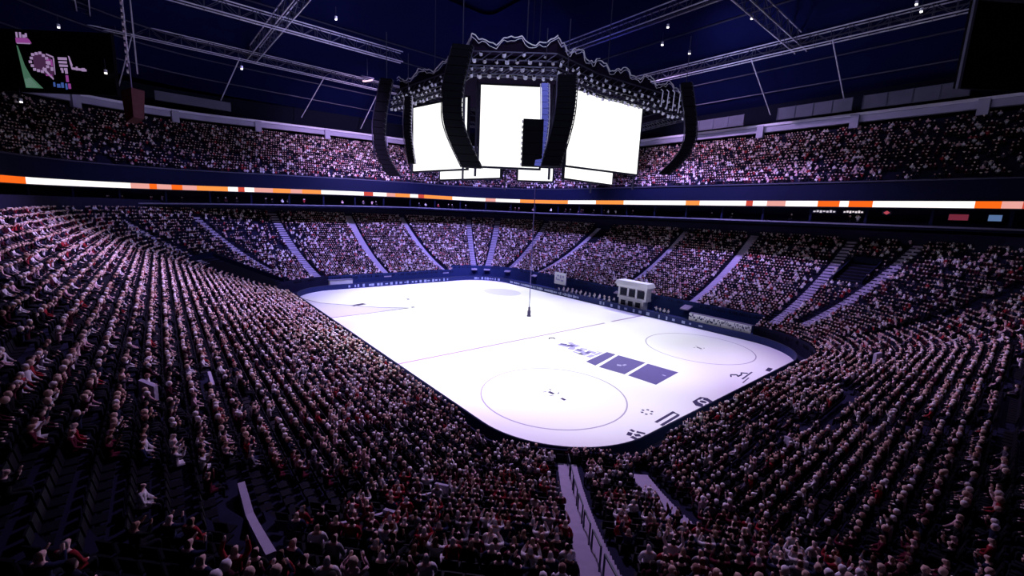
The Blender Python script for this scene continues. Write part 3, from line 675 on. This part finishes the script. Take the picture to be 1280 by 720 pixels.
b.build('booth_window', m_bezel, o)
o = empty('sign_panel', (13.2, -26.6, 0), 0); tag(o, 'small white sign panel standing behind the far boards left of the booth', 'sign')
b = MB(); b.box((0, 0, 3.1), 3.4, .25, 2.6); b.build('sign_face', m_white, o)
b = MB()
for x, z, w, h in ((-1.0, 3.6, .5, .5), (-.2, 3.5, .4, .7), (.6, 3.7, .6, .35), (-.7, 2.7, .7, .4), (.4, 2.8, .9, .3), (1.1, 3.0, .3, .6)): b.box((x, .15, z), w, .06, h)
b.build('sign_print', m_panel2, o)
b = MB(); b.box((-1.4, 0, .9), .15, .15, 1.9); b.box((1.4, 0, .9), .15, .15, 1.9); b.build('sign_post', m_dsteel, o)
o = empty('rinkside_counter', (-23.4, -24.5, 0), 0); tag(o, 'long white printed counter rising above the boards by the right circle', 'counter')
b = MB(); b.box((0, -.1, 2.12), 9.6, .7, .1); b.build('countertop', m_trim, o)
b = MB(); b.box((0, .22, 1.5), 9.6, .08, 1.2); b.build('front_panel', m_white, o)
b = MB(); tr = random.Random(9)
for k in range(60): b.box((-4.7+k*.16, .28, 1.15+.75*tr.random()), .08+.08*tr.random(), .04, .15+.3*tr.random())
b.build('front_print', m_board, o)
for sx in (-4.6, 4.6): b = MB(); b.box((sx, -.1, 1.03), .1, .6, 2.06); b.build('leg', m_dsteel, o)
o = empty('white_container', (38.2, 13.2, 0), 0); tag(o, 'low white box behind the far left boards', 'box')
b = MB(); b.box((0, 0, .85), 1.0, 4.6, 1.7); b.build('box_body', m_white, o); b = MB(); b.box((0, 0, 1.75), 1.15, 4.8, .14); b.build('box_lid', m_trim, o)
# team bench wall
mb = MB(); mb.box((6.5, -25.6, .45), 14, .4, .06); mb.box((6.5, -25.6, .21), 13.6, .3, .42)
o = mb.build('team_bench', m_white); tag(o, 'long low bench behind the far boards left of the booth', 'bench')

# ------------------------------------------------------------------ small signs under the ribbon on the right
for i, (x, w, m, lb, cat) in enumerate(((-29.5, 3.2, e_white, 'white lit sign under the ribbon board, left one on the right side', 'sign'), (-33.4, 2.6, e_white, 'white and red lit sign under the ribbon board beside another', 'sign'),
                         (-37.5, .9, e_red, 'small red diamond lit sign under the ribbon board', 'sign'), (-45.2, 1.9, e_red, 'dark red lit flag panel under the ribbon board', 'sign'), (-48.6, 1.2, e_blue, 'pale blue lit panel under the ribbon board at far right', 'sign'))):
    o = empty('suite_sign', (x, -43.9, 18.9 if i > 2 else 19.35), 0); tag(o, lb, cat, 'small lit signs in the suites')
    b = MB(); b.box((0, -.1, 0), w+.15, .1, .85 if i > 2 else .5); b.build('housing', m_bezel, o); b = MB()
    if i < 2:
        kk = 7
        for k in range(kk): b.box((-w/2+w*(k+.5)/kk, 0, .05*((k*3) % 2)), w/kk*.7, .04, .22+.08*((k*5) % 3))
    elif i == 2: b.poly([(-.4, 0, 0), (0, 0, -.3), (.4, 0, 0), (0, 0, .3)])
    else: b.box((0, 0, 0), w, .04, .8)
    b.build('lit_face', em('sign_lit_%s' % 'abcde'[i], {0: (.6, .55, .65), 1: (.8, .7, .75), 2: (.45, .06, .09), 3: (.16, .02, .04), 4: (.09, .16, .33)}[i], 1), o)

# ------------------------------------------------------------------ spectators
def skin_body(pose):
    """One continuous seated body grown over a skeleton; faces +Y, seat at z=.45"""
    V = []; E = []; R = []
    def v(p, r, par=None):
        V.append(p); R.append(r)
        if par is not None: E.append((par, len(V)-1))
        return len(V)-1
    pel = v((0, 0, .50), (.165, .13)); w = v((0, .0, .66), (.145, .11), pel); ch = v((0, .02, .86), (.175, .12), w); sh = v((0, .01, 1.00), (.13, .10), ch)
    nk = v((0, .02, 1.08), (.055, .055), sh); hd = v((0, .04, 1.18), (.105, .118), nk); tp = v((0, .03, 1.29), (.088, .10), hd); v((0, .16, 1.19), (.02, .022), hd)
    for s in (-1, 1):
        hp = v((s*.10, .04, .50), (.095, .09), pel); kn = v((s*.15, .46, .50), (.062, .062), hp); an = v((s*.15, .44, .10), (.042, .042), kn); v((s*.16, .58, .045), (.04, .03), an)
        a0 = v((s*.205, .0, .985), (.058, .058), sh)
        if pose == 0: e_, h_, f_ = (s*.25, .08, .72), (s*.15, .28, .60), (s*.13, .36, .58)
        elif pose == 1: e_, h_, f_ = (s*.27, .20, .92), (s*.16, .32, 1.14), (s*.13, .36, 1.21)
        else: e_, h_, f_ = (s*.32, .06, 1.18), (s*.26, .12, 1.42), (s*.25, .14, 1.50)
        el = v(e_, (.046, .046), a0); ha = v(h_, (.032, .032), el); pm = v(f_, (.035, .022), ha)
    me = bpy.data.meshes.new('body'); me.from_pydata([Vector(p) for p in V], E, []); o = bpy.data.objects.new('body', me); COL.objects.link(o)
    md = o.modifiers.new('s', 'SKIN'); ss = o.modifiers.new('d', 'SUBSURF'); ss.levels = 1; ss.render_levels = 1; md.use_smooth_shade = True
    for i, r in enumerate(R): me.skin_vertices[0].data[i].radius = r
    me.skin_vertices[0].data[0].use_root = True
    dg = bpy.context.evaluated_depsgraph_get(); ev = o.evaluated_get(dg); out = bpy.data.meshes.new_from_object(ev); out.name = 'person_body'
    bpy.data.objects.remove(o); return out
def shell(me, test, off):
    """faces of the body that pass the test, pushed out along the normals: a garment or the hair"""
    bm = bmesh.new(); bm.from_mesh(me); bm.normal_update()
    dele = [f for f in bm.faces if not test(f.calc_center_median())]
    bmesh.ops.delete(bm, geom=dele, context='FACES'); bm.normal_update()
    # keep the one main piece
    left = set(bm.faces); best = []
    while left:
        st = [left.pop()]; comp = list(st)
        while st:
            f = st.pop()
            for e in f.edges:
                for g_ in e.link_faces:
                    if g_ in left: left.remove(g_); st.append(g_); comp.append(g_)
        if len(comp) > len(best): best = comp
    bs = set(best); bmesh.ops.delete(bm, geom=[f for f in bm.faces if f not in bs], context='FACES'); bm.normal_update()
    for v in bm.verts: v.co += v.normal*off
    m2 = bpy.data.meshes.new('garment'); bm.to_mesh(m2); bm.free(); return m2
bodies = [skin_body(k) for k in range(3)]
m_skin = [mat('skin_fair', (.78, .54, .48), .6), mat('skin_tan', (.45, .27, .20), .6), mat('skin_deep', (.20, .11, .08), .6)]
JK = [('black', (.012, .012, .016)), ('maroon', (.10, .012, .028)), ('navy', (.018, .022, .06)), ('white', (.72, .68, .72)), ('dark red', (.26, .02, .03)), ('grey', (.20, .19, .23))]
HR = [('dark hair', (.03, .02, .018)), ('fair hair', (.62, .45, .33)), ('white cap', (.75, .72, .76)), ('brown hair', (.14, .07, .045))]
m_jk = [mat('jacket', c, .85, var=.15, scale=6) for _, c in JK]; m_hr = [mat('hair', c, .8) for _, c in HR]; m_tr = mat('trousers', (.010, .010, .018), .9)
POSE = ['hands on knees', 'hands at chin', 'arms raised']
protos = {}
def shoe_mesh(p):
    if ('sh', p) not in protos:
        bm = bmesh.new(); bm.from_mesh(bodies[p]); bm.normal_update()
        bmesh.ops.delete(bm, geom=[f for f in bm.faces if f.calc_center_median().z > .11], context='FACES')
        for v in bm.verts: v.co += v.normal*.014
        me = bpy.data.meshes.new('shoes'); bm.to_mesh(me); bm.free(); me.materials.append(m_black); protos[('sh', p)] = me
    return protos[('sh', p)]
def person_proto(p, j, h, s):
    if (p, j, h, s) in protos: return copy_tree(protos[(p, j, h, s)])
    base = bodies[p]
    if base.users == 0 or True:
        key = ('b', p, s)
        if key not in protos:
            me = base.copy(); me.materials.clear(); me.materials.append(m_skin[s]); protos[key] = me
        bme = protos[key]
    def g(kind, test, off, m):
        key = (kind, p, m.name)
        if key not in protos:
            me = shell(base, test, off); me.materials.clear(); me.materials.append(m); me.polygons.foreach_set('use_smooth', [True]*len(me.polygons)); protos[key] = me
        return protos[key]
    o = bpy.data.objects.new('person', bme); COL.objects.link(o)
    a = bpy.data.objects.new('jacket', g('j', lambda c: .50 < c.z < 1.05 and c.y < .27 or abs(c.x) > .2 and c.z >= 1.05 and c.z < 1.40, .016, m_jk[j])); COL.objects.link(a); a.parent = o
    b = bpy.data.objects.new('trousers', g('t', lambda c: c.z < .62 and c.z > .09 and (c.z < .56 or c.y > -.2) and not (c.y > .2 and c.z > .57), .010, m_tr)); COL.objects.link(b); b.parent = o
    c = bpy.data.objects.new('hair', g('h', lambda c: abs(c.x) < .14 and (c.z > 1.27 or c.z > 1.13 and c.y < .03), .020, m_hr[h])); COL.objects.link(c); c.parent = o
    d = bpy.data.objects.new('shoes', shoe_mesh(p)); COL.objects.link(d); d.parent = o
    protos[(p, j, h, s)] = o
    return o

# where everyone sits
people = []   # x, y, z, facing angle, segment, row
def in_gap(sg, o, t, row):
    L = seg_len(sg, o)
    for a in AISLES:
        if a[0] == sg and a[3]-.5 <= row <= a[4]+.5 and abs(t-a[1])*L < a[2]/2+.26: return True
    for a in VOMS:
        if a[0] == sg and a[3]-1 <= row <= a[4]+1 and abs(t-a[1])*L < a[2]+.4: return True
    return False
def seen(x, y, z, mx=1.18, top=1.2):
    d = (x-CAM.x, y-CAM.y, z-CAM.z); f = d[0]*FW.x+d[1]*FW.y+d[2]*FW.z
    if f < .5: return False
    u = (d[0]*RT.x+d[1]*RT.y)/f+d[2]*RT.z/f; w = (d[0]*UP.x+d[1]*UP.y+d[2]*UP.z)/f
    return abs(u) < mx*640/FPX and abs(w) < top*360/FPX
seats = []
CLEAR = [((-40.0, 20.8), (-45.4, 25.8), .75), ((-36.4, 40.1), (-42.3, 40.1), .5), ((-29.8, 42.0), (-29.0, 43.0), .5), ((-24, 40.1), (-26.6, 40.1), .35), ((-44.1, -13.1), (-44.5, -14.4), .7), ((-45.0, -4), (-45.6, 8.5), .4), ((-45.6, 8.5), (-42.0, 15.5), .4)]
def clear(x, y):
    for (ax, ay), (bx, by), w in CLEAR:
        L2 = (bx-ax)**2+(by-ay)**2; u = max(0, min(1, ((x-ax)*(bx-ax)+(y-ay)*(by-ay))/L2))
        if math.hypot(x-ax-u*(bx-ax), y-ay-u*(by-ay)) < w: return True
    return False
def cluster(x, y):   # slow patchiness of the audience
    return .5+.5*math.sin(x*.9+1.3*math.sin(y*.7))*math.sin(y*1.1+1.7*math.sin(x*.5))
for sg in SEGN:
    for row in range(RST[sg], NROW[sg]):
        o = ROW0+row*DROW; L = seg_len(sg, o); k = int(L/.49)
        for j in range(k):
            t = (j+.5)/k
            if in_gap(sg, o, t, row): continue
            x, y, nx, ny = seg_pt(sg, o, t); z = zf(o)
            if clear(x, y): continue
            if not seen(x, y, z+1): continue
            D = math.hypot(x-CAM.x, y-CAM.y)
            seats.append((x, y, z, math.atan2(ny, nx)-PI/2, D))
            if D < 7.2: continue
            dens = .93
            nd = math.degrees(math.atan2(y-CY, -x-CX)) if sg == 'NL' else 0
            if sg in ('NL', 'L') and D < 17:
                if y > 42: dens = .3
                elif y > 36: dens = .55
                if 66 < nd < 74 and y > 30: dens = .12
            if (sg == 'N' and row > 16) or (sg == 'NL' and t < .42 and row > 19): dens = .10
            if sg in ('N', 'NL') and t < (2 if sg == 'N' else .6): dens = min(dens, .86)
            if sg in ('N', 'NL', 'L') and D < 40: dens *= .62+.5*cluster(x, y)
            if sg == 'L' and x < 5 and row > 12: dens *= .85
            if sg == 'FL': dens *= .6 if row > 14 else .9
            if sg == 'NR' and row > 12: dens *= .7
            if sg == 'R' and row > 27: dens *= .75
            if random.random() > dens: continue
            people.append((x+random.uniform(-.05, .05), y+random.uniform(-.05, .05), z, math.atan2(ny, nx)-PI/2+random.uniform(-.35, .35), sg, row, D, x, y))
# nearest first: those that show largest are individuals
def show(p): return p[6]
inview = [p for p in people if seen(p[0], p[1], p[2]+.9, 1.0, .98)]
inview.sort(key=show); near = inview[:300]; ns = set(id(p) for p in near); rest = [p for p in people if id(p) not in ns]
pr = random.Random(21)
def region(p):
    a = math.degrees(math.atan2(p[1]-CY, -p[0]-CX)) if p[4] == 'NL' else (0 if p[4] == 'N' else 90)
    return 'left of railed aisle' if a > 44 else 'right of railed aisle'
for p in near:
    ps = pr.choices((0, 1, 2), (6, 4, 1))[0]; j = pr.choices(range(6), (5, 5, 4, 3, 2, 2))[0]; h = pr.choices(range(4), (2, 4, 4, 2))[0]; s = pr.choices((0, 1, 2), (5, 2, 1))[0]
    o = person_proto(ps, j, h, s); o.location = (p[0], p[1], p[2]); o.rotation_euler = (0, 0, p[3]); o.scale = (PS, PS, PS)
    lb = 'person in %s jacket with %s, %s, %s' % (JK[j][0], HR[h][0], POSE[ps], region(p))
    tag(o, lb, 'person', lb)

# low crowd template: one seated figure
def template(arms):
    V = []; F = []; Cc = []
    def add(vs, fs, c): n = len(V); V.extend(vs); F.extend([tuple(i+n for i in f) for f in fs]); Cc.extend([c]*len(vs))
    def tub(a, b, ra, rb, c, n=5):
        a = Vector(a); b = Vector(b); d = (b-a).normalized(); u = d.cross(Vector((1, 0, 0)));
        if u.length < .1: u = d.cross(Vector((0, 1, 0)))
        u.normalize(); w = d.cross(u); vs = []
        for p, r in ((a, ra), (b, rb)):
            for i in range(n): t = 2*PI*i/n; vs.append(tuple(p+(u*math.cos(t)+w*math.sin(t))*r))
        add(vs, [(i, (i+1) % n, n+(i+1) % n, n+i) for i in range(n)]+[tuple(range(n, 2*n)), tuple(range(n))[::-1]], c)
    ring = []; fs = []
    for z, rx, ry, y in ((.42, .18, .15, 0), (.70, .17, .12, 0), (.95, .22, .12, .01), (1.05, .10, .08, .02)):
        ring += [(rx*math.cos(2*PI*i/6), y+ry*math.sin(2*PI*i/6), z) for i in range(6)]
    for k in range(3): fs += [(k*6+i, k*6+(i+1) % 6, k*6+6+(i+1) % 6, k*6+6+i) for i in range(6)]
    fs.append((18, 19, 20, 21, 22, 23)); add(ring, fs, 1)
    for s in (-1, 1):
        tub((s*.10, .02, .52), (s*.14, .46, .52), .10, .07, 2, 4); tub((s*.14, .46, .52), (s*.14, .46, .03), .06, .05, 2, 4)
        if arms == 0: tub((s*.22, 0, .98), (s*.26, .1, .72), .055, .05, 1, 4); tub((s*.26, .1, .72), (s*.14, .32, .60), .045, .035, 1, 4); tub((s*.14, .32, .60), (s*.12, .40, .58), .035, .03, 0, 4)
        else: tub((s*.22, 0, .98), (s*.29, .14, 1.0), .055, .05, 1, 4); tub((s*.29, .14, 1.0), (s*.15, .24, 1.16), .045, .04, 1, 4); tub((s*.15, .24, 1.16), (s*.12, .27, 1.26), .045, .04, 0, 4)
    hv = []; hf = []   # head: front half skin, back/top hair
    for k, (z, r) in enumerate(((1.05, .05), (1.11, .11), (1.19, .13), (1.28, .105))): hv += [(r*.92*math.cos(2*PI*(i+.5)/6), .03+r*math.sin(2*PI*(i+.5)/6), z) for i in range(6)]
    for k in range(3): hf += [(k*6+i, k*6+(i+1) % 6, k*6+6+(i+1) % 6, k*6+6+i) for i in range(6)]
    hv.append((0, .03, 1.33)); hf += [(18+i, 18+(i+1) % 6, 24) for i in range(6)]
    n = len(V); add(hv, hf, 0)
    for i, p in enumerate(hv):
        if p[2] > 1.24 or (p[1] < .0 and p[2] > 1.10): Cc[n+i] = 3
    return np.array([tuple(v) for v in V]), F, np.array(Cc)
T = [template(0), template(1)]
# upper deck audience
up_people = []
for r in range(UR-1):
    zz = 23.9+r*URISE; P = walk(upath(21+(r+.45)*UD), .50, .2*(r % 3)); 
    for i, (x, y, nx, ny) in enumerate(P):
        z = zz+dz(y)
        if not seen(x, y, z+1, 1.1, 1.1): continue
        arc = i*.50
        if (arc+r*.25) % 15 < .9: continue
        dn = .86
        if x > 50 and y > 34: dn = .62
        if y < -30 and x < -22: dn = .72
        if y < -30 and x < -36: dn = .42
        if random.random() > dn: continue
        up_people.append((x, y, z, math.atan2(ny, nx)-PI/2+random.uniform(-.3, .3), 'U', r, 0))
# people in the suites and along the rail
for x, y, nx, ny in walk(upath(21.6), 1.1, .4):
    z = 17.45+dz(y)
    if seen(x, y, z) and random.random() < .22: up_people.append((x+random.uniform(-.4, .4), y+random.uniform(-.4, .4), z, math.atan2(ny, nx)-PI/2, 'S', 0, 0))
# bench people behind the far boards
for k in range(34):
    x = 12-k*.62+random.uniform(-.1, .1)
    if -10.6 < x < -2.8: continue
    up_people.append((x, -25.2-.9*(k % 2), .35+.15*(k % 2), random.uniform(-.3, .3), 'B', 0, 0))
for k in range(4): up_people.append((-11.4-k*.8, -26.2, .4, random.uniform(-.2, .2), 'B', 0, 0))
rest = rest+up_people
N = len(rest); print('crowd', N, 'near', len(near), 'seats', len(seats))
tpl = rng.choice(2, N, p=[.62, .38])
allv = []; allc = []; loops = []; starts = []; tot = []; vo = 0
skins = np.array([(.84, .60, .56), (.78, .50, .45), (.62, .36, .29), (.26, .15, .11)])
jk = np.array([(.007, .006, .010), (.045, .006, .016), (.010, .012, .035), (.80, .74, .80), (.34, .03, .04), (.10, .08, .12), (.70, .46, .52)])
hr = np.array([(.03, .02, .02), (.66, .48, .38), (.84, .78, .82), (.30, .16, .13)])
arr = np.array([(p[0], p[1], p[2], p[3]) for p in rest])
benchm = np.array([p[4] == 'B' for p in rest]); suite = np.array([p[4] == 'S' for p in rest])
for k in (0, 1):
    V, F, Cc = T[k]; idx = np.where(tpl == k)[0]; n = len(idx); nv = len(V)
    a = arr[idx]; sc = PS*rng.uniform(.93, 1.07, n)*np.where(suite[idx], 1.25, 1); c = np.cos(a[:, 3]); s = np.sin(a[:, 3])
    X = V[None, :, 0]*sc[:, None]; Y = V[None, :, 1]*sc[:, None]; Z = V[None, :, 2]*sc[:, None]
    P = np.stack([a[:, 0, None]+X*c[:, None]-Y*s[:, None], a[:, 1, None]+X*s[:, None]+Y*c[:, None], a[:, 2, None]+Z*1.0], 2)
    sk = skins[rng.choice(4, n, p=[.5, .28, .15, .07])]; j = jk[rng.choice(7, n, p=[.34, .22, .14, .13, .04, .06, .07])]; j[benchm[idx]] = (.78, .76, .82)
    h = hr[rng.choice(4, n, p=[.20, .30, .36, .14])]; tr = np.tile(np.array([.008, .008, .015]), (n, 1))
    pal = np.stack([sk, j, tr, h], 1); col = pal[:, Cc, :]
    allv.append(P.reshape(-1, 3)); allc.append(col.reshape(-1, 3))
    fl = np.array([len(f) for f in F]); lf = np.array([i for f in F for i in f])
    loops.append((lf[None, :]+(np.arange(n)*nv)[:, None]+vo).ravel()); tot.append(np.tile(fl, n)); vo += n*nv
allv = np.concatenate(allv); allc = np.concatenate(allc); loops = np.concatenate(loops); tot = np.concatenate(tot); starts = np.concatenate([[0], np.cumsum(tot)[:-1]])
me = bpy.data.meshes.new('crowd'); me.vertices.add(len(allv)); me.vertices.foreach_set('co', allv.ravel())
me.loops.add(len(loops)); me.loops.foreach_set('vertex_index', loops.astype(np.int32)); me.polygons.add(len(tot)); me.polygons.foreach_set('loop_start', starts.astype(np.int32)); me.polygons.foreach_set('loop_total', tot.astype(np.int32))
me.update(calc_edges=True)
at = me.color_attributes.new('dress', 'FLOAT_COLOR', 'POINT'); at.data.foreach_set('color', np.concatenate([allc, np.ones((len(allc), 1))], 1).ravel().astype(np.float32))
m_crowd = mat('crowd_clothes', (.5, .5, .5), .8); nt = m_crowd.node_tree; an = nt.nodes.new('ShaderNodeAttribute'); an.attribute_name = 'dress'; nt.links.new(an.outputs['Color'], nt.nodes['Principled BSDF'].inputs['Base Color'])
me.materials.append(m_crowd); crowd = bpy.data.objects.new('crowd', me); COL.objects.link(crowd)
tag(crowd, 'thousands of seated spectators filling both tiers around the rink', 'crowd', kind='stuff')

# ------------------------------------------------------------------ seats
def seat_mesh(V, F, x, y, z, a, k=1):
    c, s = math.cos(a), math.sin(a)
    def bx(cx, cy, cz, sx, sy, sz, tilt=0):
        n = len(V)
        for dz_ in (-1, 1):
            for dx, dy in ((-1, -1), (1, -1), (1, 1), (-1, 1)):
                X = (cx+dx*sx/2)*k; Y = (cy+dy*sy/2-tilt*dz_)*k; V.append((x+X*c-Y*s, y+X*s+Y*c, z+(cz+dz_*sz/2)*k))
        F.extend([(n+3, n+2, n+1, n), (n+4, n+5, n+6, n+7), (n, n+1, n+5, n+4), (n+1, n+2, n+6, n+5), (n+2, n+3, n+7, n+6), (n+3, n, n+4, n+7)])
    return bx
def one_seat():
    o = empty('stadium_seat')
    for nm, args in (('seat_pan', (0, .02, .40, .46, .36, .05)), ('backrest', (0, -.22, .64, .46, .05, .44, .04)), ('pedestal', (0, -.05, .19, .08, .12, .38))):
        V = []; F = []; seat_mesh(V, F, 0, 0, 0, 0)(*args); m = MB(); m.v = V; m.f = F; m.build(nm, m_seat, o)
    return o
taken = set((round(p[7], 1), round(p[8], 1)) for p in people)
seats.sort(key=lambda s: s[4]); iv = [s for s in seats if seen(s[0], s[1], s[2]+.6, 1.0, .98)]; nearS = iv[:300]; sid = set(id(s) for s in nearS)
sp = one_seat()
for i, (x, y, z, a, D) in enumerate(nearS):
    o = sp if i == 0 else copy_tree(sp); o.location = (x, y, z); o.rotation_euler = (0, 0, a); o.scale = (PS, PS, PS)
    aa = math.degrees(math.atan2(y-CY, -x-CX)); qk = 0 if aa > 67.5 else 1 if aa > 44.5 else 2
    ww = ('left of the corner gap', 'between corner gap and railed aisle', 'right of the railed aisle')[qk]; occ = 'with someone on it' if (round(x, 1), round(y, 1)) in taken else 'left empty'
    tag(o, 'plastic seat %s, %s' % (occ, ww), 'seat', 'seats %s, %s' % (occ, ww))
V = []; F = []
for s_ in seats:
    if id(s_) in sid or s_[4] > 75: continue
    b = seat_mesh(V, F, *s_[:4], PS); b(0, .02, .40, .46, .36, .05); b(0, -.22, .64, .46, .05, .44, .04)
m = MB(); m.v = V; m.f = F; o = m.build('stadium_seats', m_seat); tag(o, 'rows of dark plastic stadium seats under the crowd', 'seats', kind='stuff')
